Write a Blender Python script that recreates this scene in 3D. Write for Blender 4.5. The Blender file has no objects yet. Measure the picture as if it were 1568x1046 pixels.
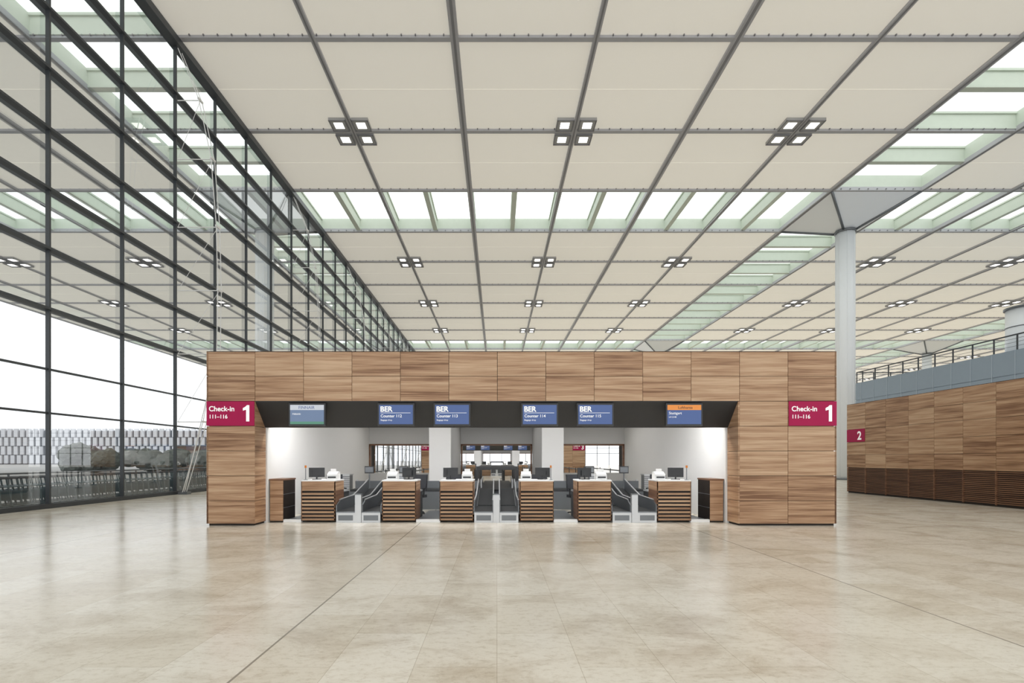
import bpy, math, random
from mathutils import Vector
random.seed(7)
scene = bpy.context.scene
EYE = 1.56
HC = 20.06          # underside of ceiling grid
G = 6.25            # roof module
def GX(k): return -1.875 + G*k
def GY(j): return 22.1 + G*j

# ------------------------------------------------------------------ materials
def srgb(r, g, b):
    f = lambda c: (c/255/12.92) if c/255 <= 0.04045 else ((c/255+0.055)/1.055)**2.4
    return (f(r), f(g), f(b), 1)

def mat(name, col, rough=0.5, metal=0.0, emit=None, es=0.0, spec=0.5, noise=0.04):
    m = bpy.data.materials.new(name); m.use_nodes = True
    nt = m.node_tree; b = nt.nodes['Principled BSDF']
    b.inputs['Base Color'].default_value = col
    b.inputs['Roughness'].default_value = rough
    b.inputs['Metallic'].default_value = metal
    b.inputs['Specular IOR Level'].default_value = spec
    if emit:
        b.inputs['Emission Color'].default_value = emit
        b.inputs['Emission Strength'].default_value = es
    if noise:
        tc = nt.nodes.new('ShaderNodeTexCoord'); n = nt.nodes.new('ShaderNodeTexNoise')
        n.inputs['Scale'].default_value = 3.0; n.inputs['Detail'].default_value = 4
        nt.links.new(tc.outputs['Object'], n.inputs['Vector'])
        mr = nt.nodes.new('ShaderNodeMapRange')
        mr.inputs['To Min'].default_value = 1-noise; mr.inputs['To Max'].default_value = 1+noise
        nt.links.new(n.outputs['Fac'], mr.inputs['Value'])
        vm = nt.nodes.new('ShaderNodeVectorMath'); vm.operation = 'SCALE'
        vm.inputs[0].default_value = col[:3]
        nt.links.new(mr.outputs['Result'], vm.inputs['Scale'])
        nt.links.new(vm.outputs['Vector'], b.inputs['Base Color'])
    return m

def wood_mat(name, c_dark, c_mid, c_light):
    m = bpy.data.materials.new(name); m.use_nodes = True
    nt = m.node_tree; N = nt.nodes; L = nt.links; b = N['Principled BSDF']
    tc = N.new('ShaderNodeTexCoord'); sx = N.new('ShaderNodeSeparateXYZ')
    L.new(tc.outputs['Object'], sx.inputs[0])
    at = N.new('ShaderNodeAttribute'); at.attribute_name = 'rnd'
    def math_(op, a, bb=None, c=None):
        n = N.new('ShaderNodeMath'); n.operation = op
        for i, v in enumerate((a, bb, c)):
            if v is None: continue
            if isinstance(v, (int, float)): n.inputs[i].default_value = v
            else: L.new(v, n.inputs[i])
        return n.outputs[0]
    u = math_('ADD', sx.outputs['X'], sx.outputs['Y'])
    r37 = math_('MULTIPLY', at.outputs['Fac'], 37.0)
    def vec(us, vs):
        cx = N.new('ShaderNodeCombineXYZ')
        L.new(math_('ADD', math_('MULTIPLY', u, us), r37), cx.inputs[0])
        L.new(math_('MULTIPLY', sx.outputs['Z'], vs), cx.inputs[1])
        L.new(r37, cx.inputs[2])
        return cx.outputs[0]
    n1 = N.new('ShaderNodeTexNoise'); n1.inputs['Scale'].default_value = 1.0
    n1.inputs['Detail'].default_value = 4; n1.inputs['Distortion'].default_value = 0.3
    L.new(vec(0.45, 10.0), n1.inputs['Vector'])
    n2 = N.new('ShaderNodeTexNoise'); n2.inputs['Scale'].default_value = 1.0
    n2.inputs['Detail'].default_value = 4
    L.new(vec(1.2, 55.0), n2.inputs['Vector'])
    f = math_('ADD', math_('MULTIPLY', n1.outputs['Fac'], 0.58), math_('MULTIPLY', n2.outputs['Fac'], 0.42))
    f = math_('ADD', f, math_('MULTIPLY', math_('SUBTRACT', at.outputs['Fac'], 0.5), 0.13))
    cr = N.new('ShaderNodeValToRGB')
    e = cr.color_ramp.elements
    e[0].position = 0.34; e[0].color = c_dark
    e[1].position = 0.65; e[1].color = c_light
    k = e.new(0.47); k.color = c_mid
    L.new(f, cr.inputs['Fac']); L.new(cr.outputs['Color'], b.inputs['Base Color'])
    b.inputs['Roughness'].default_value = 0.42
    b.inputs['Specular IOR Level'].default_value = 0.35
    return m

def floor_mat():
    m = bpy.data.materials.new('limestone_tiles'); m.use_nodes = True
    nt = m.node_tree; N = nt.nodes; L = nt.links; b = N['Principled BSDF']
    tc = N.new('ShaderNodeTexCoord'); sx = N.new('ShaderNodeSeparateXYZ')
    L.new(tc.outputs['Object'], sx.inputs[0])
    cx = N.new('ShaderNodeCombineXYZ')
    L.new(sx.outputs['Y'], cx.inputs[0]); L.new(sx.outputs['X'], cx.inputs[1])
    br = N.new('ShaderNodeTexBrick'); br.offset = 0.42; br.offset_frequency = 2
    br.inputs['Scale'].default_value = 1.0
    br.inputs['Brick Width'].default_value = 1.25; br.inputs['Row Height'].default_value = 0.625
    br.inputs['Mortar Size'].default_value = 0.003; br.inputs['Mortar Smooth'].default_value = 0.3
    br.inputs['Color1'].default_value = srgb(242, 237, 226)
    br.inputs['Color2'].default_value = srgb(230, 222, 207)
    br.inputs['Mortar'].default_value = srgb(208, 199, 182)
    L.new(cx.outputs[0], br.inputs['Vector'])
    mp = N.new('ShaderNodeMapping'); mp.inputs['Scale'].default_value = (0.6, 1.0, 1)
    L.new(tc.outputs['Object'], mp.inputs['Vector'])
    n1 = N.new('ShaderNodeTexNoise'); n1.inputs['Scale'].default_value = 1.6
    n1.inputs['Detail'].default_value = 10; n1.inputs['Roughness'].default_value = 0.72
    n1.inputs['Distortion'].default_value = 0.6
    L.new(mp.outputs[0], n1.inputs['Vector'])
    cr = N.new('ShaderNodeValToRGB'); e = cr.color_ramp.elements
    e[0].position = 0.33; e[0].color = (0.68, 0.62, 0.55, 1)
    e[1].position = 0.53; e[1].color = (1, 1, 1, 1)
    L.new(n1.outputs['Fac'], cr.inputs['Fac'])
    mx = N.new('ShaderNodeMix'); mx.data_type = 'RGBA'; mx.blend_type = 'MULTIPLY'
    mx.inputs[0].default_value = 0.7
    L.new(br.outputs['Color'], mx.inputs[6]); L.new(cr.outputs['Color'], mx.inputs[7])
    n3 = N.new('ShaderNodeTexNoise'); n3.inputs['Scale'].default_value = 18
    n3.inputs['Detail'].default_value = 6; n3.inputs['Roughness'].default_value = 0.8
    L.new(mp.outputs[0], n3.inputs['Vector'])
    cr3 = N.new('ShaderNodeValToRGB'); e = cr3.color_ramp.elements
    e[0].position = 0.38; e[0].color = (0.70, 0.65, 0.58, 1)
    e[1].position = 0.5; e[1].color = (1, 1, 1, 1)
    L.new(n3.outputs['Fac'], cr3.inputs['Fac'])
    mx3 = N.new('ShaderNodeMix'); mx3.data_type = 'RGBA'; mx3.blend_type = 'MULTIPLY'
    mx3.inputs[0].default_value = 0.5
    L.new(mx.outputs[2], mx3.inputs[6]); L.new(cr3.outputs['Color'], mx3.inputs[7])
    def M(op, a, bb):
        n = N.new('ShaderNodeMath'); n.operation = op
        for i, v in enumerate((a, bb)):
            if isinstance(v, (int, float)): n.inputs[i].default_value = v
            else: L.new(v, n.inputs[i])
        return n.outputs[0]
    fr = M('FLOORED_MODULO', M('ADD', sx.outputs['X'], 1.875+3.125), 6.25)
    j = M('LESS_THAN', M('ABSOLUTE', M('SUBTRACT', fr, 3.125), 0), 0.010)
    mj = N.new('ShaderNodeMix'); mj.data_type = 'RGBA'
    L.new(j, mj.inputs[0]); L.new(mx3.outputs[2], mj.inputs[6])
    mj.inputs[7].default_value = srgb(156, 149, 137)
    L.new(mj.outputs[2], b.inputs['Base Color'])
    rr = N.new('ShaderNodeMapRange'); rr.inputs['To Min'].default_value = 0.12; rr.inputs['To Max'].default_value = 0.30
    L.new(n1.outputs['Fac'], rr.inputs['Value']); L.new(rr.outputs[0], b.inputs['Roughness'])
    b.inputs['Specular IOR Level'].default_value = 0.45
    return m

def glass_mat(name, tint, base_refl, graze=0.6):
    m = bpy.data.materials.new(name); m.use_nodes = True
    nt = m.node_tree; N = nt.nodes; L = nt.links
    N.remove(N['Principled BSDF']); out = N['Material Output']
    t = N.new('ShaderNodeBsdfTransparent'); t.inputs[0].default_value = tint
    g = N.new('ShaderNodeBsdfGlossy'); g.inputs['Roughness'].default_value = 0.01
    g.inputs['Color'].default_value = (1, 1, 1, 1)
    lw = N.new('ShaderNodeLayerWeight'); lw.inputs['Blend'].default_value = 0.5
    pw = N.new('ShaderNodeMath'); pw.operation = 'POWER'; pw.inputs[1].default_value = 3.5
    L.new(lw.outputs['Facing'], pw.inputs[0])
    ml = N.new('ShaderNodeMath'); ml.operation = 'MULTIPLY_ADD'
    ml.inputs[1].default_value = graze; ml.inputs[2].default_value = base_refl; ml.use_clamp = True
    L.new(pw.outputs[0], ml.inputs[0])
    mx = N.new('ShaderNodeMixShader'); L.new(ml.outputs[0], mx.inputs[0])
    L.new(t.outputs[0], mx.inputs[1]); L.new(g.outputs[0], mx.inputs[2])
    L.new(mx.outputs[0], out.inputs['Surface'])
    return m

M_WOOD = wood_mat('oiled_walnut', srgb(128, 93, 68), srgb(175, 139, 108), srgb(206, 175, 144))
M_WOODD = wood_mat('louvre_wood', srgb(96, 66, 50), srgb(122, 88, 66), srgb(148, 110, 84))
M_FLOOR = floor_mat()
M_PANEL = mat('ceiling_fabric_glow', srgb(232, 227, 216), 0.9, emit=srgb(251, 247, 236), es=0.29, noise=0.02, spec=0.1)  # emission added to lift the panels and fill the hall; not lamps
M_BEAM = mat('ceiling_beam_grey', srgb(184, 184, 188), 0.5, spec=0.3)
M_BEAM2 = mat('ceiling_beam_dark', srgb(134, 134, 137), 0.5, spec=0.3)
M_GREEN = mat('skylight_frame_paint', srgb(210, 218, 206), 0.6, spec=0.2)
M_DARK = mat('anthracite_metal', srgb(62, 66, 70), 0.4)
M_BLACK = mat('black_panel', srgb(46, 47, 49), 0.35)
M_CORE = mat('dark_core', srgb(40, 32, 27), 0.7)
M_WHITE = mat('white_paint', srgb(240, 240, 239), 0.6, noise=0.01)
M_WHITE_SHADE = mat('white_paint_shaded', srgb(206, 206, 205), 0.6, noise=0.01)  # greyed white: shade painted into the back wall and partition sides
M_COL = mat('column_paint', srgb(245, 248, 252), 0.35, noise=0.01)
M_STEEL = mat('brushed_steel', srgb(205, 207, 209), 0.3, metal=0.6)
M_STEELD = mat('steel_grey', srgb(120, 124, 128), 0.35, metal=0.5)
M_BELT = mat('rubber_belt', srgb(48, 50, 52), 0.6)
M_MAG = mat('magenta_sign', srgb(172, 6, 76), 0.45, noise=0, spec=0.3)
M_TXT = mat('white_lettering', srgb(250, 250, 250), 0.5, emit=(1, 1, 1, 1), es=0.25, noise=0)
M_SCR = mat('screen_blue', srgb(74, 98, 152), 0.3, emit=srgb(74, 100, 165), es=0.12, noise=0)
M_SCRL = mat('screen_pale', srgb(200, 205, 215), 0.3, emit=srgb(205, 210, 220), es=0.2, noise=0)
M_SCRM = mat('screen_grey_blue', srgb(112, 132, 165), 0.3, emit=srgb(112, 132, 165), es=0.15, noise=0)
M_SCRO = mat('screen_orange', srgb(225, 140, 60), 0.3, emit=srgb(225, 140, 60), es=0.2, noise=0)
M_SCRG = mat('screen_green', srgb(90, 145, 125), 0.3, emit=srgb(90, 145, 125), es=0.15, noise=0)
M_LAMP = mat('lamp_lens', (1, 1, 1, 1), 0.5, emit=(1, 0.98, 0.94, 1), es=3.0, noise=0)
M_DOWN = mat('downlight_lens', (1, 1, 1, 1), 0.5, emit=(1, 0.98, 0.95, 1), es=6.0, noise=0)
M_FRAME = mat('lamp_frame', srgb(168, 168, 168), 0.4)
M_SLATE = mat('blue_grey_cladding', srgb(148, 162, 176), 0.35, spec=0.4)
M_SLATE2 = mat('blue_grey_cladding_light', srgb(175, 187, 198), 0.35, spec=0.4)
M_GLASS = glass_mat('facade_glass', (0.88, 0.905, 0.915, 1), 0.14, 0.7)
M_SKYG = glass_mat('skylight_glass', (0.96, 1.0, 0.96, 1), 0.0, 0.1)
M_CONC = mat('outdoor_concrete', srgb(165, 165, 163), 0.8, spec=0.2)
M_FAC = mat('white_facade_panel', srgb(208, 210, 214), 0.7)
M_FACB = mat('grey_facade_backing', srgb(92, 99, 109), 0.7)
M_LEAF = mat('grey_green_foliage', srgb(120, 126, 122), 0.9, noise=0.35)
M_BROWN = mat('brown_brick', srgb(140, 118, 104), 0.9)
M_TROL = mat('trolley_steel', srgb(120, 135, 138), 0.35, metal=0.5)
M_CHAIR = mat('chair_fabric', srgb(45, 47, 52), 0.8)
M_ORANGE = mat('orange_plastic', srgb(220, 130, 40), 0.5)

# ------------------------------------------------------------------ mesh builder
class MB:
    def __init__(s): s.v = []; s.f = []; s.m = []; s.r = []; s.mats = []
    def mi(s, m):
        if m not in s.mats: s.mats.append(m)
        return s.mats.index(m)
    def face(s, pts, m, r=0.5):
        b = len(s.v); s.v += [tuple(p) for p in pts]
        s.f.append(tuple(range(b, b+len(pts)))); s.m.append(s.mi(m)); s.r.append(r)
    def box(s, x0, x1, y0, y1, z0, z1, m, r=None):
        if r is None: r = 0.5
        b = len(s.v); k = s.mi(m)
        s.v += [(x0,y0,z0),(x1,y0,z0),(x1,y1,z0),(x0,y1,z0),(x0,y0,z1),(x1,y0,z1),(x1,y1,z1),(x0,y1,z1)]
        for q in ((0,3,2,1),(4,5,6,7),(0,1,5,4),(1,2,6,5),(2,3,7,6),(3,0,4,7)):
            s.f.append(tuple(b+i for i in q)); s.m.append(k); s.r.append(r)
    def prismx(s, poly, x0, x1, m, r=0.5):   # poly in (y,z)
        b = len(s.v); n = len(poly); k = s.mi(m)
        s.v += [(x0,p[0],p[1]) for p in poly] + [(x1,p[0],p[1]) for p in poly]
        fs = [tuple(b+i for i in range(n))[::-1], tuple(b+n+i for i in range(n))]
        for i in range(n):
            j = (i+1) % n; fs.append((b+i, b+j, b+n+j, b+n+i))
        for q in fs: s.f.append(q); s.m.append(k); s.r.append(r)
    def cyl(s, p0, p1, r, n, m, r1=None):
        p0 = Vector(p0); p1 = Vector(p1); d = (p1-p0).normalized()
        a = d.orthogonal().normalized(); c = d.cross(a)
        if r1 is None: r1 = r
        b = len(s.v); k = s.mi(m)
        for p, rr in ((p0, r), (p1, r1)):
            for i in range(n):
                t = 2*math.pi*i/n
                q = p + a*math.cos(t)*rr + c*math.sin(t)*rr
                s.v.append(tuple(q))
        for i in range(n):
            j = (i+1) % n
            s.f.append((b+i, b+j, b+n+j, b+n+i)); s.m.append(k); s.r.append(.5)
        s.f.append(tuple(b+i for i in range(n))[::-1]); s.m.append(k); s.r.append(.5)
        s.f.append(tuple(b+n+i for i in range(n))); s.m.append(k); s.r.append(.5)
    def mesh(s, name):
        me = bpy.data.meshes.new(name); me.from_pydata(s.v, [], s.f)
        for m in s.mats: me.materials.append(m)
        me.polygons.foreach_set('material_index', s.m)
        a = me.attributes.new('rnd', 'FLOAT', 'FACE'); a.data.foreach_set('value', s.r)
        me.update(); return me

def put(me, name, loc=(0,0,0), rot=0, parent=None):
    o = bpy.data.objects.new(name, me); scene.collection.objects.link(o)
    o.location = loc; o.rotation_euler = (0, 0, rot)
    if parent: o.parent = parent
    return o
def empty(name, loc=(0,0,0)):
    o = bpy.data.objects.new(name, None); scene.collection.objects.link(o); o.location = loc; return o
def smooth(me):
    for p in me.polygons:
        if len(p.vertices) == 4: p.use_smooth = True
def text(body, size, loc, parent, name='lettering', m=None, rotz=0, off=0.0, align='LEFT'):
    c = bpy.data.curves.new(name, 'FONT'); c.body = body; c.size = size; c.offset = off
    c.align_x = align; c.extrude = 0.001
    c.materials.append(m or M_TXT)
    o = bpy.data.objects.new(name, c); scene.collection.objects.link(o)
    o.parent = parent; o.location = loc; o.rotation_euler = (math.pi/2, 0, rotz); return o
def numeral_one(parent, x, z, h):
    s = MB(); w = h*.20
    p = [(0,0), (w,0), (w,h), (.02,h), (-w*.25,h*.90), (-w*1.0,h*.82), (-w*1.0,h*.66), (0,h*.72)]
    s.face([(x+a, -.004, z+c) for a, c in p], M_TXT)
    return put(s.mesh('lettering'), 'lettering', parent=parent)
R = random.random

# ------------------------------------------------------------------ floor + ground
XL = -14.3; XR = GX(17); YB = GY(-5); YF = GY(17)
b = MB(); b.box(XL-0.2, XR, YB, YF, -0.3, 0, M_FLOOR); put(b.mesh('floor'), 'floor')
b = MB(); b.box(-400, XL-0.2, -60, 400, -0.35, -0.04, M_CONC); put(b.mesh('ground'), 'outdoor_ground')

# ------------------------------------------------------------------ ceiling
XS = [(4, 5), (11, 12), (-3, -2)]; YS = [(2, 3), (9, 10), (-5, -4)]
kmin, kmax, jmin, jmax = -9, 17, -5, 17
xs_strip = {a for a, _ in XS}; ys_strip = {a for a, _ in YS}
RD = 1.1
pan = MB(); bm_ = MB(); sk = MB(); gl = MB()
for k in range(kmin, kmax):
    for j in range(jmin, jmax):
        x0, x1, y0, y1 = GX(k), GX(k+1), GY(j), GY(j+1)
        sx_, sy_ = k in xs_strip, j in ys_strip
        if sx_ or sy_:
            gl.face([(x0,y0,HC+RD),(x1,y0,HC+RD),(x1,y1,HC+RD),(x0,y1,HC+RD)], M_SKYG)
            if sy_ and not sx_:
                for xx in (x0, x0+G/2):
                    sk.box(xx-.09, xx+.09, y0, y1, HC+.25, HC+RD, M_GREEN)
                    sk.box(xx-.17, xx+.17, y0, y1, HC+.12, HC+.25, M_GREEN)
                    sk.box(xx-.17, xx+.17, y0, y1, HC+RD-.12, HC+RD, M_GREEN)
            elif sx_ and not sy_:
                for yy in (y0, y0+G/2):
                    sk.box(x0, x1, yy-.09, yy+.09, HC+.25, HC+RD, M_GREEN)
                    sk.box(x0, x1, yy-.17, yy+.17, HC+.12, HC+.25, M_GREEN)
                    sk.box(x0, x1, yy-.17, yy+.17, HC+RD-.12, HC+RD, M_GREEN)
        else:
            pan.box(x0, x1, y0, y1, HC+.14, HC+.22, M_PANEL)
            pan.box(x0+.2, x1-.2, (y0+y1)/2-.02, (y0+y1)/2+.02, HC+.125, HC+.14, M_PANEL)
for k in range(kmin, kmax+1):
    w = .18 if k % 2 == 0 else .12
    bm_.box(GX(k)-w, GX(k)+w, YB, YF, HC, HC+.26, M_BEAM)
    bm_.box(GX(k)-w*.3, GX(k)+w*.3, YB, YF, HC-.02, HC, M_BEAM2)
for j in range(jmin, jmax+1):
    w = .12
    bm_.box(GX(kmin), GX(kmax), GY(j)-w, GY(j)+w, HC+.02, HC+.27, M_BEAM)
    if j >= -1:
        n = int((GX(kmax)-GX(-3))/.62)
        for i in range(n):
            x = GX(-3)+.31+.62*i
            bm_.box(x-.025, x+.025, GY(j)-w-.07, GY(j)-w, HC+.08, HC+.14, M_BEAM2)
for a, c in XS:
    for kk, s in ((a, 1), (c, -1)):
        sk.box(GX(kk)-.06, GX(kk)+.06, YB, YF, HC+.2, HC+RD, M_GREEN)
for a, c in YS:
    for jj in (a, c):
        sk.box(GX(kmin), GX(kmax), GY(jj)-.06, GY(jj)+.06, HC+.2, HC+RD, M_GREEN)
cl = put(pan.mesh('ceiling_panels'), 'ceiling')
put(bm_.mesh('ceiling_beams'), 'beam_grid', parent=cl)
put(sk.mesh('skylight_frames'), 'skylight_frames', parent=cl)
put(gl.mesh('skylight_panes'), 'skylight_panes', parent=cl)

# ceiling light clusters
b = MB()
for sx_ in (-1, 1):
    for sy_ in (-1, 1):
        cx, cy = sx_*.62, sy_*.62
        a = .46
        b.box(cx-a, cx+a, cy-a, cy+a, -.02, .12, M_FRAME)
        b.box(cx-.24, cx+.24, cy-.24, cy+.24, -.035, -.02, M_LAMP)
        for (p, q, r_, s_) in ((-a,a,-a,-a+.05),(-a,a,a-.05,a),(-a,-a+.05,-a,a),(a-.05,a,-a,a)):
            b.box(cx+p, cx+q, cy+r_, cy+s_, -.06, -.02, M_BEAM2)
me = b.mesh('ceiling_light')
for j in (-3, -1, 1, 4, 6, 8, 11, 13, 15):
    for k in range(-7, 17):
        if k in (-3, -2, 4, 5, 11, 12): continue
        if -2 < k < 4 and k % 2 == 0: continue
        if 5 < k < 11 and k % 2 == 1: continue
        if k > 12 and k % 2 == 1: continue
        if k < -3 and k % 2 == 0: continue
        put(me, 'ceiling_light', (GX(k), GY(j), HC))

# ------------------------------------------------------------------ support columns
b = MB()
b.cyl((0,0,0), (0,0,18.7), .62, 40, M_COL)
b.cyl((0,0,0), (0,0,.12), .68, 40, M_STEELD)
b.cyl((0,0,18.55), (0,0,18.72), .70, 40, M_STEELD)
c4 = [(-3.1,-3.1), (3.1,-3.1), (3.1,3.1), (-3.1,3.1)]
for i in range(4):
    x0, y0 = c4[i]; x1, y1 = c4[(i+1) % 4]
    a = (x0*.14, y0*.14, 18.7); c = (x1*.14, y1*.14, 18.7)
    b.face([a, c, (x1, y1, HC+.05), (x0, y0, HC+.05)], M_COL)
    b.cyl((x0*.14, y0*.14, 18.66), (x0, y0, HC+.02), .09, 8, M_STEELD)
for t in range(8):
    an = math.pi/8+t*math.pi/4
    x, y = math.cos(an)*.62, math.sin(an)*.62
    b.cyl((x, y, .1), (x, y, 18.6), .035, 6, M_COL)
me = b.mesh('support_column'); smooth(me)
for x in (-17.5, 26.25, 70.0):
    for y in (-6.05, 37.7, 81.45):
        put(me, 'support_column', (x, y, 0))

# ------------------------------------------------------------------ glass curtain wall (left)
cw = empty('window_1', (0,0,0))
b = MB()
zs = [1.46, 2.85, 4.75, 6.65, 8.55, 10.45, 12.35, 14.25, 16.15]
n0 = -10; n1 = 34
for n in range(n0, n1+1):
    y = 22.1+3.125*n
    b.box(XL+.02, XL+.15, y-.03, y+.03, 0, HC, M_DARK)
for i, z in enumerate(zs):
    z += EYE
    if i < 2: b.box(XL, XL+.10, YB, YF, z-.03, z+.03, M_DARK)
    else:
        b.box(XL, XL+.22, YB, YF, z-.04, z+.04, M_DARK)
        b.box(XL-.20, XL-.02, YB, YF, z-.02, z+.02, M_STEELD)
b.box(XL-.1, XL+.35, YB, YF, HC-.3, HC+.02, M_DARK)
b.box(XL-.05, XL+.2, YB, YF, 0, .14, M_DARK)
put(b.mesh('mullions'), 'mullions', parent=cw)
b = MB(); b.face([(XL,YB,.1),(XL,YF,.1),(XL,YF,HC),(XL,YB,HC)], M_GLASS)
put(b.mesh('panes'), 'panes', parent=cw)
# cable bow trusses
b = MB()
prof = [(0.1, 19.6), (1.0, 17.4), (1.55, 14.8), (1.78, 11.8), (1.85, 9.0), (1.8, 6.2), (1.2, 3.2), (0.3, .1)]
for i in range(len(prof)-1):
    p, q = prof[i], prof[i+1]
    for dy in (-.14, .14):
        b.cyl((p[0], dy, p[1]), (q[0], dy, q[1]), .018, 6, M_WHITE)
for p in prof[1:-1]:
    b.cyl((0, 0, p[1]), (p[0], 0, p[1]), .022, 6, M_WHITE)
    b.box(p[0]-.03, p[0]+.03, -.18, .18, p[1]-.04, p[1]+.04, M_WHITE)
for i in range(1, len(prof)-2):
    b.cyl((0, 0, prof[i+1][1]), (prof[i][0], 0, prof[i][1]), .010, 5, M_WHITE)
b.cyl((.3, 0, .1), (1.75, 0, 6.2), .02, 6, M_WHITE)
b.box(.1, .5, -.15, .15, 0, .12, M_STEELD)
me = b.mesh('cable_truss')
for j in (-4, -2, 0, 2, 4, 6, 8, 10, 12, 14):
    put(me, 'cable_truss', (XL+.2, GY(j), 0))

def glazed(name, y):
    b = MB()
    for n in range(0, 39):
        x = XL+.3+3.05*n
        if x > XR: break
        b.box(x-.06, x+.06, y-.12, y+.12, 0, HC, M_DARK)
    for z in zs: b.box(XL, XR, y-.1, y+.1, z+EYE-.06, z+EYE+.06, M_DARK)
    put(b.mesh(name), name)
glazed('wall_back', YF-.3); glazed('wall_front', YB+.3)
b = MB(); b.box(XR-.3, XR, YB, YF, 0, HC, M_WHITE); put(b.mesh('wall_right'), 'wall_right')

# ------------------------------------------------------------------ check-in island
X0, X1, DEP, HT = -6.79, 7.94, 11.6, 4.08
CW = (X1-X0)/13; RH = HT/7; GAP = .005
b = MB()
b.box(X0+.04, -5.70, .04, DEP-.04, 0, HT-.03, M_CORE)
b.box(5.68, X1-.04, .04, DEP-.04, 0, HT-.03, M_CORE)
b.box(-5.70, 5.68, .04, DEP-.04, 3.0, HT-.03, M_CORE)
b.box(-5.70, 5.68, .04, .5, 2.93, 3.0, M_CORE)
for c in range(13):
    for r_ in range(7):
        pill = c == 0 or c >= 11
        if not (pill or r_ >= 5): continue
        z0 = r_*RH+(.05 if r_ == 0 else GAP)
        b.box(X0+c*CW+GAP, X0+(c+1)*CW-GAP, 0, .04, z0, (r_+1)*RH-GAP, M_WOOD, R())
        b.box(X0+c*CW+GAP, X0+(c+1)*CW-GAP, DEP-.04, DEP, z0, (r_+1)*RH-GAP, M_WOOD, R())
for r_ in range(5):
    z0 = r_*RH+(.05 if r_ == 0 else GAP)
    b.box(-5.70, -5.66, .005, .55, z0, min((r_+1)*RH-GAP, 2.92), M_WOOD, R()*.5)
    b.box(5.64, 5.68, .005, .55, z0, min((r_+1)*RH-GAP, 2.92), M_WOOD, R()*.5)
SW = DEP/10
for c in range(10):
    y0, y1 = c*SW+GAP, (c+1)*SW-GAP
    if c == 0: y0 = .0
    if c == 9: y1 = DEP
    for xa, xb in ((X0, X0+.04), (X1-.04, X1)):
        for r_ in range(2, 7):
            b.box(xa, xb, y0, y1, r_*RH+GAP, (r_+1)*RH-GAP, M_WOOD, R())
        rr = R()
        for s in range(17):
            z = .09+s*.0635
            b.box(xa+.004, xb-.004, y0, y1, z, z+.034, M_WOODD, rr)
        b.box(xa, xb, y0-.015 if c else y0, y0+.03, .05, 2*RH-GAP, M_WOODD, rr)
b.box(X0, X1, 0, DEP, HT-.02, HT, M_CORE)
b.box(-5.70, -5.62, .55, 10.5, 0, 2.96, M_WHITE)
b.box(5.60, 5.68, .55, 10.5, 0, 2.96, M_WHITE)
b.box(-5.62, 5.60, .6, 10.5, 2.94, 3.0, M_WHITE)
for x0, x1 in ((-2.32, -1.58), (1.54, 2.28)):
    b.box(x0, x1, 5.4, 5.6, 0, 2.94, M_WHITE)
    b.box(x0+.01, x1-.01, 5.6, 10.3, 0, 2.94, M_WHITE_SHADE)
b.box(-5.62, 5.60, 10.3, 10.45, 2.2, 2.94, M_WHITE_SHADE)
for x0, x1 in ((-5.62, -2.32), (2.28, 5.60)):
    b.box(x0, x1, 10.3, 10.45, 0, .95, M_WHITE_SHADE)
for x0, x1 in ((-5.62, -2.32), (2.28, 5.60), (-1.58, 1.54)):
    zb = .95 if abs(x0+x1) > 1 else 0
    b.box(x0, x0+.06, 10.27, 10.47, zb, 2.2, M_WOODD)
    b.box(x1-.06, x1, 10.27, 10.47, zb, 2.2, M_WOODD)
    b.box(x0, x1, 10.27, 10.47, 2.15, 2.22, M_WOODD)
b.prismx([(.02, 2.9), (.52, 2.33), (.62, 2.33), (.62, 2.95), (.02, 2.95)], -5.66, 5.64, M_BLACK)
b.prismx([(DEP-.02, 2.9), (DEP-.02, 2.95), (DEP-.62, 2.95), (DEP-.62, 2.33), (DEP-.52, 2.33)], -5.66, 5.64, M_BLACK)
for x in (-4.6, -3.3, 0, 3.3, 4.6):
    for y in (2.6, 5.0, 8.2):
        b.cyl((x, y, 2.925), (x, y, 2.945), .11, 14, M_DOWN)
for x0, x1 in ((-5.26, -4.82), (-1.99, -1.40), (1.40, 1.99), (4.77, 5.24)):
    b.box(x0, x1, .62, .72, 0, .07, M_WHITE)
    b.box(x0, x1, .72, 3.0, 0, .05, M_STEELD)
island_me = b.mesh('check_in_island')

# counter
b = MB()
b.box(-.40, .40, .03, .70, .04, 1.0, M_CORE)
b.box(-.415, .415, 0, .04, .78, 1.01, M_WOOD, .55)
for s in range(8):
    z = .05+s*.09
    b.box(-.415, .415, 0, .035, z, z+.045, M_WOOD, .3+.05*s)
b.box(-.415, -.40, 0, .72, .78, 1.0, M_WOOD, .3); b.box(.40, .415, 0, .72, .78, 1.0, M_WOOD, .4)
b.box(-.415, -.395, .0, .72, .04, .78, M_WOODD, .3); b.box(.395, .415, .0, .72, .04, .78, M_WOODD, .4)
b.box(-.42, .42, -.005, .74, 1.01, 1.04, M_WHITE)
b.box(-.40, .40, .74, 1.25, .70, .74, M_STEEL)
b.box(-.40, -.10, .78, 1.22, 0, .70, M_BLACK); b.box(.36, .40, .78, 1.22, 0, .70, M_BLACK)
counter_me = b.mesh('check_in_counter')
# side cabinet
b = MB()
b.box(-.16, .16, 0, .02, .04, 1.03, M_WOOD, .35); b.box(-.17, .17, .02, .72, 0, 1.03, M_CORE)
b.box(-.18, .18, -.01, .74, 1.03, 1.07, M_WOODD, .3)
for z in (.35, .68): b.box(-.175, .175, .018, .7, z, z+.015, M_STEELD)
cab_me = b.mesh('side_cabinet')
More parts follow.
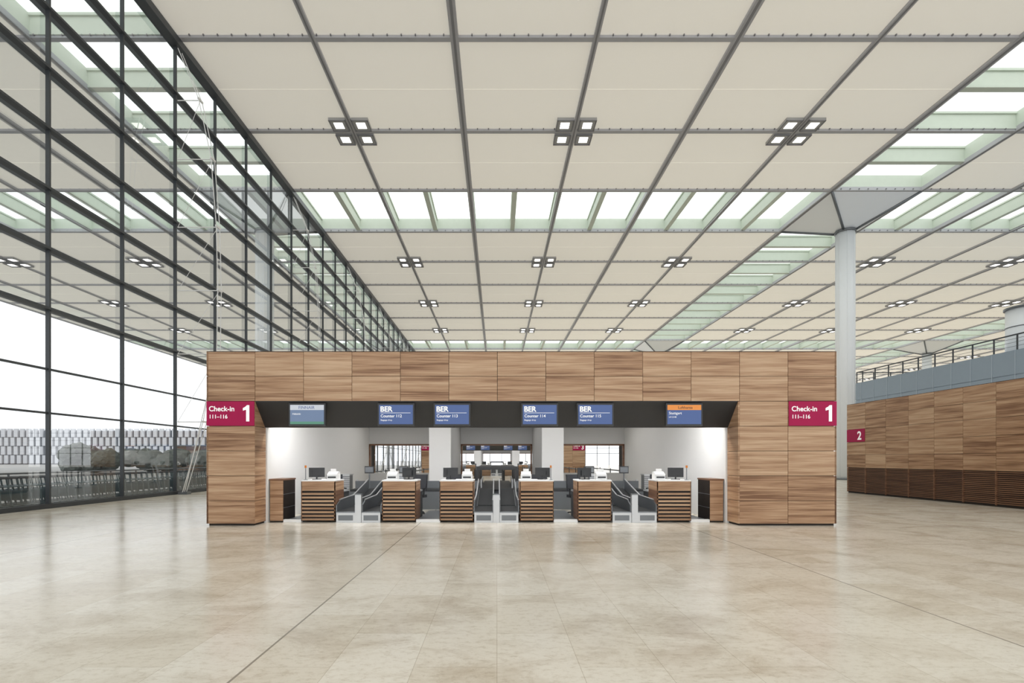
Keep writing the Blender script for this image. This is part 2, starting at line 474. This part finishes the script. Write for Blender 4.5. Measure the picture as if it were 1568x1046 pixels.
# computer monitor
b = MB()
b.box(-.19, .19, -.02, .02, .06, .30, M_BLACK); b.box(-.18, .18, .02, .025, .07, .29, M_SCR)
b.box(-.1, .1, -.045, -.02, .1, .24, M_BLACK)
b.cyl((0, -.02, 0), (0, -.02, .14), .02, 8, M_BLACK); b.box(-.11, .11, -.09, .08, 0, .015, M_BLACK)
mon_me = b.mesh('computer_monitor')
# printer
b = MB()
b.box(-.13, .13, -.14, .14, 0, .13, M_WHITE); b.prismx([(-.14, .13), (.14, .13), (.14, .20), (.0, .20)], -.12, .12, M_WHITE)
b.box(-.1, .1, -.16, -.13, .04, .08, M_BLACK); b.box(-.07, .07, -.02, .03, .19, .27, M_WHITE)
prn_me = b.mesh('label_printer')
# small orange flag on a stem for the counter top
b = MB(); b.cyl((0,0,0),(0,0,.32),.010,6,M_STEELD); b.box(-.02,.02,-.015,.015,.3,.36,M_ORANGE)
b.cyl((0,0,0),(0,0,.01),.05,10,M_STEELD)
flag_me = b.mesh('counter_flag')
# scale display on a post
b = MB(); b.cyl((0,0,0),(0,0,1.15),.02,8,M_STEELD); b.cyl((0,0,0),(0,0,.02),.09,12,M_STEELD)
b.box(-.14,.14,-.03,.03,1.1,1.32,M_BLACK); b.box(-.12,.12,-.035,-.03,1.13,1.29,M_STEELD)
post_me = b.mesh('scale_display')
# slatted steel ventilation cabinet
b = MB(); b.box(-.2,.2,.02,.4,0,1.02,M_STEELD)
for s in range(14): b.box(-.21,.21,0,.03,.10+s*.068,.10+s*.068+.045,M_STEEL)
b.box(-.22,.22,-.01,.42,1.02,1.06,M_STEEL)
vent_me = b.mesh('ventilation_cabinet')
# conveyor pair
b = MB()
b.box(-.075, .075, -.02, .12, 0, .68, M_STEEL); b.box(-.085, .085, -.03, .13, .68, .70, M_STEELD)
for s in (-1, 1):
    xa, xb = sorted((s*.08, s*.54))
    b.box(xa, xb, 0, 1.5, 0, .24, M_STEEL)
    b.box(xa+.05, xb-.05, -.006, 0, .05, .18, M_STEELD)
    b.box(xa, xb, .03, 1.48, .24, .27, M_BELT)
    for y in (.03, 1.46): b.cyl((xa, y, .24), (xb, y, .24), .03, 8, M_STEELD)
    b.prismx([(1.5, 0), (1.5, .26), (3.1, .62), (3.1, 0)], xa, xb, M_STEEL)
    b.prismx([(1.52, .27), (1.52, .29), (3.1, .65), (3.1, .62)], xa+.02, xb-.02, M_BELT)
    for xx in (s*.085, s*.55):
        b.prismx([(.05, .2), (.05, .42), (.3, .52), (1.5, .55), (3.1, .92), (3.1, .5), (1.5, .2)], xx-.015, xx+.015, M_STEELD)
        b.cyl((xx, .3, .54), (xx, 1.5, .57), .018, 6, M_STEEL); b.cyl((xx, 1.5, .57), (xx, 3.1, .94), .018, 6, M_STEEL)
conv_me = b.mesh('baggage_conveyor')
# collector
b = MB()
b.box(-4.6, 4.6, 3.15, 3.95, .0, .55, M_STEELD); b.box(-4.55, 4.55, 3.2, 3.9, .55, .62, M_BELT)
b.box(-4.6, -.62, 3.95, 3.99, .4, .85, M_STEELD); b.box(.62, 4.6, 3.95, 3.99, .4, .85, M_STEELD)
for i in range(10):
    x = -4.55+i*1.01
    b.cyl((x, 4.0, 0), (x, 4.0, .9), .025, 8, M_STEEL)
b.box(-.6, .6, 4.0, 10.0, 0, .5, M_STEELD); b.box(-.55, .55, 4.0, 10.0, .5, .6, M_BELT)
for xx in (-.62, .6): b.box(xx, xx+.02, 4.0, 10.0, .4, .8, M_STEEL)
for y in (4.6, 6.0, 7.4, 8.8):
    for xx in (-.68, .68): b.box(xx-.05, xx+.05, y-.15, y+.15, 0, 1.2, M_BLACK)
    b.box(-.68, .68, y-.15, y+.15, 1.2, 1.3, M_BLACK)
coll_me = b.mesh('collector_belt')
# chair
b = MB()
for t in range(5):
    a = t*2*math.pi/5
    b.cyl((0,0,.08), (math.cos(a)*.3, math.sin(a)*.3, .06), .02, 6, M_BLACK)
    b.cyl((math.cos(a)*.3-.02, math.sin(a)*.3, .03), (math.cos(a)*.3+.02, math.sin(a)*.3, .03), .03, 8, M_BLACK)
b.cyl((0,0,.06), (0,0,.48), .03, 8, M_STEELD)
b.box(-.24, .24, -.22, .24, .48, .56, M_CHAIR)
b.prismx([(.22, .5), (.26, .5), (.33, 1.05), (.28, 1.05)], -.05, .05, M_BLACK)
b.prismx([(.20, .66), (.27, .66), (.33, 1.12), (.26, 1.12)], -.22, .22, M_CHAIR)
for s in (-1, 1):
    b.box(s*.27-.02, s*.27+.02, -.12, .16, .72, .75, M_BLACK); b.box(s*.27-.015, s*.27+.015, -.0, .03, .52, .72, M_BLACK)
chair_me = b.mesh('office_chair')
# display screen
b = MB()
b.box(-.43, .43, 0, .06, 0, .53, M_BLACK)
b.box(-.06, .06, .06, .24, .3, .4, M_BLACK)
b.box(-.395, .395, -.004, 0, .04, .49, M_SCR)
scr_me = b.mesh('information_screen')
b = MB(); b.box(-CW/2+.01, CW/2-.01, 0, .02, 0, RH-.012, M_MAG); sign_me = b.mesh('check_in_sign')

def strip(parent, x0, x1, z0, z1, m):
    s = MB(); s.box(x0, x1, -.007, -.004, z0, z1, m); return put(s.mesh('screen_band'), 'screen_band', parent=parent)

CX = [-4.40, -2.41, -.995, .98, 2.40, 4.36]
def island(ox, oy, num, counters, gates, full=True):
    put(island_me, 'check_in_island', (ox, oy, 0))
    for c in (0, 12):
        s = put(sign_me, 'check_in_sign', (ox+X0+(c+.5)*CW, oy-.022, 4*RH+.006))
        text('Check-in', .165, (-.50, -.004, .34), s, off=.003)
        text(gates, .125, (-.50, -.004, .17), s, off=.002)
        if num == '1': numeral_one(s, .37, .10, .38)
        else: text(num, .52, (.20, -.004, .10), s, off=.012)
    if not full: return
    for i, x in enumerate([-4.44, -2.36, -1.05, 1.0, 2.30, 4.38]):
        s = put(scr_me, 'information_screen', (ox+x, oy+.0, 2.335))
        if i == 0:
            strip(s, -.395, .395, .10, .37, M_SCRM)
            strip(s, -.395, .395, .37, .49, M_SCRL); strip(s, -.395, .395, .04, .10, M_SCRG)
            text('FINNAIR', .1, (-.2, -.009, .395), s, m=M_SCR)
            text('Helsinki', .06, (-.34, -.008, .26), s)
        elif i == 5:
            strip(s, -.395, .395, .37, .49, M_SCRO)
            text('Lufthansa', .09, (-.15, -.009, .40), s, m=M_BLACK)
            text('Stuttgart', .085, (-.36, -.008, .27), s); text('LH 2148', .05, (-.36, -.008, .19), s)
        else:
            text('BER', .17, (-.37, -.008, .335), s, off=.005)
            text('Counter '+counters[i-1], .095, (-.36, -.008, .20), s, off=.001)
            text('Baggage drop', .05, (-.36, -.008, .12), s)
            strip(s, -.36, .34, .30, .308, M_TXT)
    for i, x in enumerate(CX):
        put(counter_me, 'check_in_counter', (ox+x, oy+.6, 0))
        sd = 1 if i % 2 == 0 else -1
        put(mon_me, 'computer_monitor', (ox+x-sd*.18, oy+.6+.42, 1.04), rot=.35*sd)
        put(prn_me, 'label_printer', (ox+x+sd*.24, oy+.6+.45, 1.04))
        if i in (0, 3, 5): put(flag_me, 'counter_flag', (ox+x-sd*.36, oy+.75, 1.04))
        put(chair_me, 'office_chair', (ox+x+(.12 if i % 2 else -.12), oy+2.3, 0), rot=.4*sd)
    for x in (-3.93, -2.87, 2.85, 3.91): put(post_me, 'scale_display', (ox+x, oy+3.72, .62-.0))
    for x in (-5.1, -3.3, 3.3, 5.1): put(vent_me, 'ventilation_cabinet', (ox+x, oy+4.9, 0))
    put(cab_me, 'side_cabinet', (ox-5.43, oy+.62, 0)); put(cab_me, 'side_cabinet', (ox+5.41, oy+.62, 0))
    for x in (-3.405, -.015, 3.38): put(conv_me, 'baggage_conveyor', (ox+x, oy+.58, 0))
    put(coll_me, 'collector_belt', (ox, oy+.6, 0))
# the scale displays stand on the floor beside the belts: shorten the posts accordingly
b = MB(); b.cyl((0,0,0),(0,0,.55),.02,8,M_STEELD); b.cyl((0,0,0),(0,0,.02),.06,12,M_STEELD)
b.box(-.14,.14,-.03,.03,.5,.72,M_BLACK); b.box(-.12,.12,-.035,-.03,.53,.69,M_STEELD)
post_me = b.mesh('scale_display')
island(0, 11.7, '1', ['112', '113', '114', '115'], '111\u2013116')
island(23.09, 11.7, '2', ['212', '213', '214', '215'], '211\u2013216', False)
island(0, 45.0, '3', ['312', '313', '314', '315'], '311\u2013316')
s = put(sign_me, 'check_in_sign', (16.3-.022, 11.7+11.6-SW/2, 4*RH+.006), rot=-math.pi/2)
text('2', .52, (.12, -.004, .10), s, off=.012)

# queue barriers in the hall between the islands
b = MB()
for ix in range(9):
    for iy in range(5):
        x = -6+ix*1.6; y = 27+iy*3.0
        b.cyl((x, y, 0), (x, y, .03), .17, 14, M_BLACK); b.cyl((x, y, .03), (x, y, 1.0), .03, 8, M_BLACK)
        if iy < 4: b.box(x-.004, x+.004, y, y+3.0, .88, .95, M_STEELD)
put(b.mesh('queue_barrier'), 'queue_barrier')

# added area lights without fittings, behind the fascia and further back, brighten the interior
for oy in (11.7, 45.0):
    for x in (-3.8, 0, 3.8):
        for y, sx_, sy_, en, tilt in ((.95, 3.2, .3, 70, math.radians(38)), (7.6, 3.0, 3.4, 16, 0)):
            l = bpy.data.lights.new('interior_fill', 'AREA'); l.shape = 'RECTANGLE'; l.size = sx_; l.size_y = sy_
            l.energy = en; l.color = (1, .98, .96)
            o = bpy.data.objects.new('interior_fill', l); scene.collection.objects.link(o)
            if x == 0 and sy_ > 1: l.size = 2.6
            o.location = (x, oy+y, 2.80 if tilt else 2.91); o.rotation_euler = (tilt, 0, 0)

# ------------------------------------------------------------------ gallery (mezzanine)
b = MB()
GXX = 32.0; GT = 8.3
b.box(GXX, GXX+30, 12, 44.6, 0, GT, M_SLATE)
for i in range(23):
    y = 12+i*1.45
    b.box(GXX-.04, GXX, y+.02, y+1.43, GT-2.9, GT-1.55, M_SLATE)
    b.box(GXX-.04, GXX, y+.02, y+1.43, GT-1.5, GT-.05, M_SLATE)
    b.box(GXX-.06, GXX-.04, y-.02, y+.02, GT-6, GT, M_SLATE2)
    b.box(GXX+.05, GXX+.12, y-.03, y+.03, GT, GT+.95, M_DARK)
b.box(GXX+.03, GXX+.14, 12, 44.6, GT+.93, GT+1.0, M_DARK)
for z in (.25, .5, .72): b.box(GXX+.07, GXX+.10, 12, 44.6, GT+z, GT+z+.02, M_STEELD)
b.box(GXX+.05, GXX+30, 44.5, 44.6, GT+.93, GT+1.0, M_DARK)
for i in range(20): b.box(GXX+i*1.5, GXX+i*1.5+.06, 44.5, 44.56, GT, GT+.95, M_DARK)
put(b.mesh('gallery'), 'mezzanine_gallery')
b = MB(); b.cyl((0,0,0),(0,0,3.9),1.1,40,M_COL); b.cyl((0,0,3.9),(0,0,4.05),1.2,40,M_STEELD); b.cyl((0,0,2.6),(0,0,2.66),1.13,40,M_STEELD)
me = b.mesh('ventilation_drum'); smooth(me); put(me, 'ventilation_drum', (37.6, 35.5, GT))

# ------------------------------------------------------------------ outdoors
b = MB()
b.box(-220, -72, 150.6, 190, -.04, 10.2, M_FACB)
for row in range(4):
    z0 = .2+row*2.65
    n = int(148/1.9)
    for i in range(n):
        x = -220+i*1.9+(.95 if row % 2 else 0)
        b.box(x, x+1.2, 150, 150.6, z0, z0+2.5, M_FAC)
put(b.mesh('parking_building'), 'parking_building')
import bmesh
def shrub(name, loc, rx, rz, seed):
    rnd = random.Random(seed); bm = bmesh.new()
    for i in range(9):
        ret = bmesh.ops.create_icosphere(bm, subdivisions=3, radius=1)
        cx, cy, cz = rnd.uniform(-.7,.7)*rx, rnd.uniform(-.5,.5)*rx, rnd.uniform(.3,.75)*rz
        s = rnd.uniform(.35,.6)
        for v in ret['verts']:
            d = 1+rnd.uniform(-.14,.14)
            v.co = Vector((cx+v.co.x*s*rx*.8*d, cy+v.co.y*s*rx*.8*d, max(0, cz+v.co.z*s*rz*.8*d)))
    m_ = bpy.data.meshes.new(name); bm.to_mesh(m_); bm.free(); m_.materials.append(M_LEAF)
    put(m_, name, loc)
for i, (x, y, rx, rz) in enumerate([(-47, 58, 3.2, 2.9), (-42, 62, 3.6, 2.6), (-37, 66, 4, 2.8), (-33.5, 60, 3, 2.3), (-54, 66, 3.0, 2.2)]):
    shrub('shrub', (x, y, -.04), rx, rz, i)
b = MB(); b.box(-46, -30, 72, 72.4, -.04, 3.4, M_BROWN); b.box(-46.2, -29.8, 71.9, 72.5, 3.4, 3.55, M_STEELD); put(b.mesh('boundary_wall'), 'boundary_wall')
b = MB()
def trolley(b, x, y):
    for s in (-.26, .26):
        b.cyl((x+s, y, .12), (x+s, y-.18, 1.0), .018, 5, M_TROL)
        b.cyl((x+s, y, .14), (x+s*.6, y+.8, .14), .018, 5, M_TROL)
        b.cyl((x+s-.02, y, .07), (x+s+.02, y, .07), .07, 8, M_BLACK)
    b.cyl((x-.28, y-.18, 1.0), (x+.28, y-.18, 1.0), .025, 6, M_DARK)
    b.box(x-.24, x+.24, y-.12, y+.04, .72, .76, M_TROL)
    b.box(x-.24, x+.24, y-.02, y, .3, .62, M_TROL)
    b.cyl((x-.02, y+.8, .06), (x+.02, y+.8, .06), .06, 8, M_BLACK)
y = 8.0
while y < 62:
    for x in (-15.25, -15.95): trolley(b, x, y)
    y += .34
put(b.mesh('luggage_trolleys'), 'luggage_trolleys', (0, 0, -.04))
b = MB()
for i in range(40):
    b.cyl((-16.6, 8+i*1.5, 0), (-16.6, 8+i*1.5, 1.1), .03, 6, M_STEELD)
for z in (.5, 1.1): b.cyl((-16.6, 8, z), (-16.6, 66.5, z), .03, 6, M_STEELD)
put(b.mesh('guard_rail'), 'guard_rail', (0, 0, -.04))

# ------------------------------------------------------------------ world
w = bpy.data.worlds.new('overcast_sky'); scene.world = w; w.use_nodes = True
nt = w.node_tree; bg = nt.nodes['Background']
tc = nt.nodes.new('ShaderNodeTexCoord'); sp = nt.nodes.new('ShaderNodeSeparateXYZ')
cr = nt.nodes.new('ShaderNodeValToRGB')
cr.color_ramp.elements[0].position = 0.0; cr.color_ramp.elements[0].color = (.93, .95, .98, 1)
cr.color_ramp.elements[1].position = 0.6; cr.color_ramp.elements[1].color = (1, 1, 1, 1)
nt.links.new(tc.outputs['Generated'], sp.inputs[0]); nt.links.new(sp.outputs['Z'], cr.inputs['Fac'])
nt.links.new(cr.outputs['Color'], bg.inputs['Color'])
bg.inputs['Strength'].default_value = 1.65

scene.view_settings.view_transform = 'Standard'
scene.view_settings.look = 'None'
scene.view_settings.exposure = 0.0

# ------------------------------------------------------------------ camera
cam = bpy.data.cameras.new('camera'); co = bpy.data.objects.new('camera', cam)
scene.collection.objects.link(co); co.location = (0, 0, EYE); co.rotation_euler = (math.pi/2, 0, 0)
cam.sensor_width = 36; cam.lens = 17.59; cam.shift_x = 0.0147; cam.shift_y = 0.1148
cam.clip_start = .05; cam.clip_end = 1000
scene.camera = co
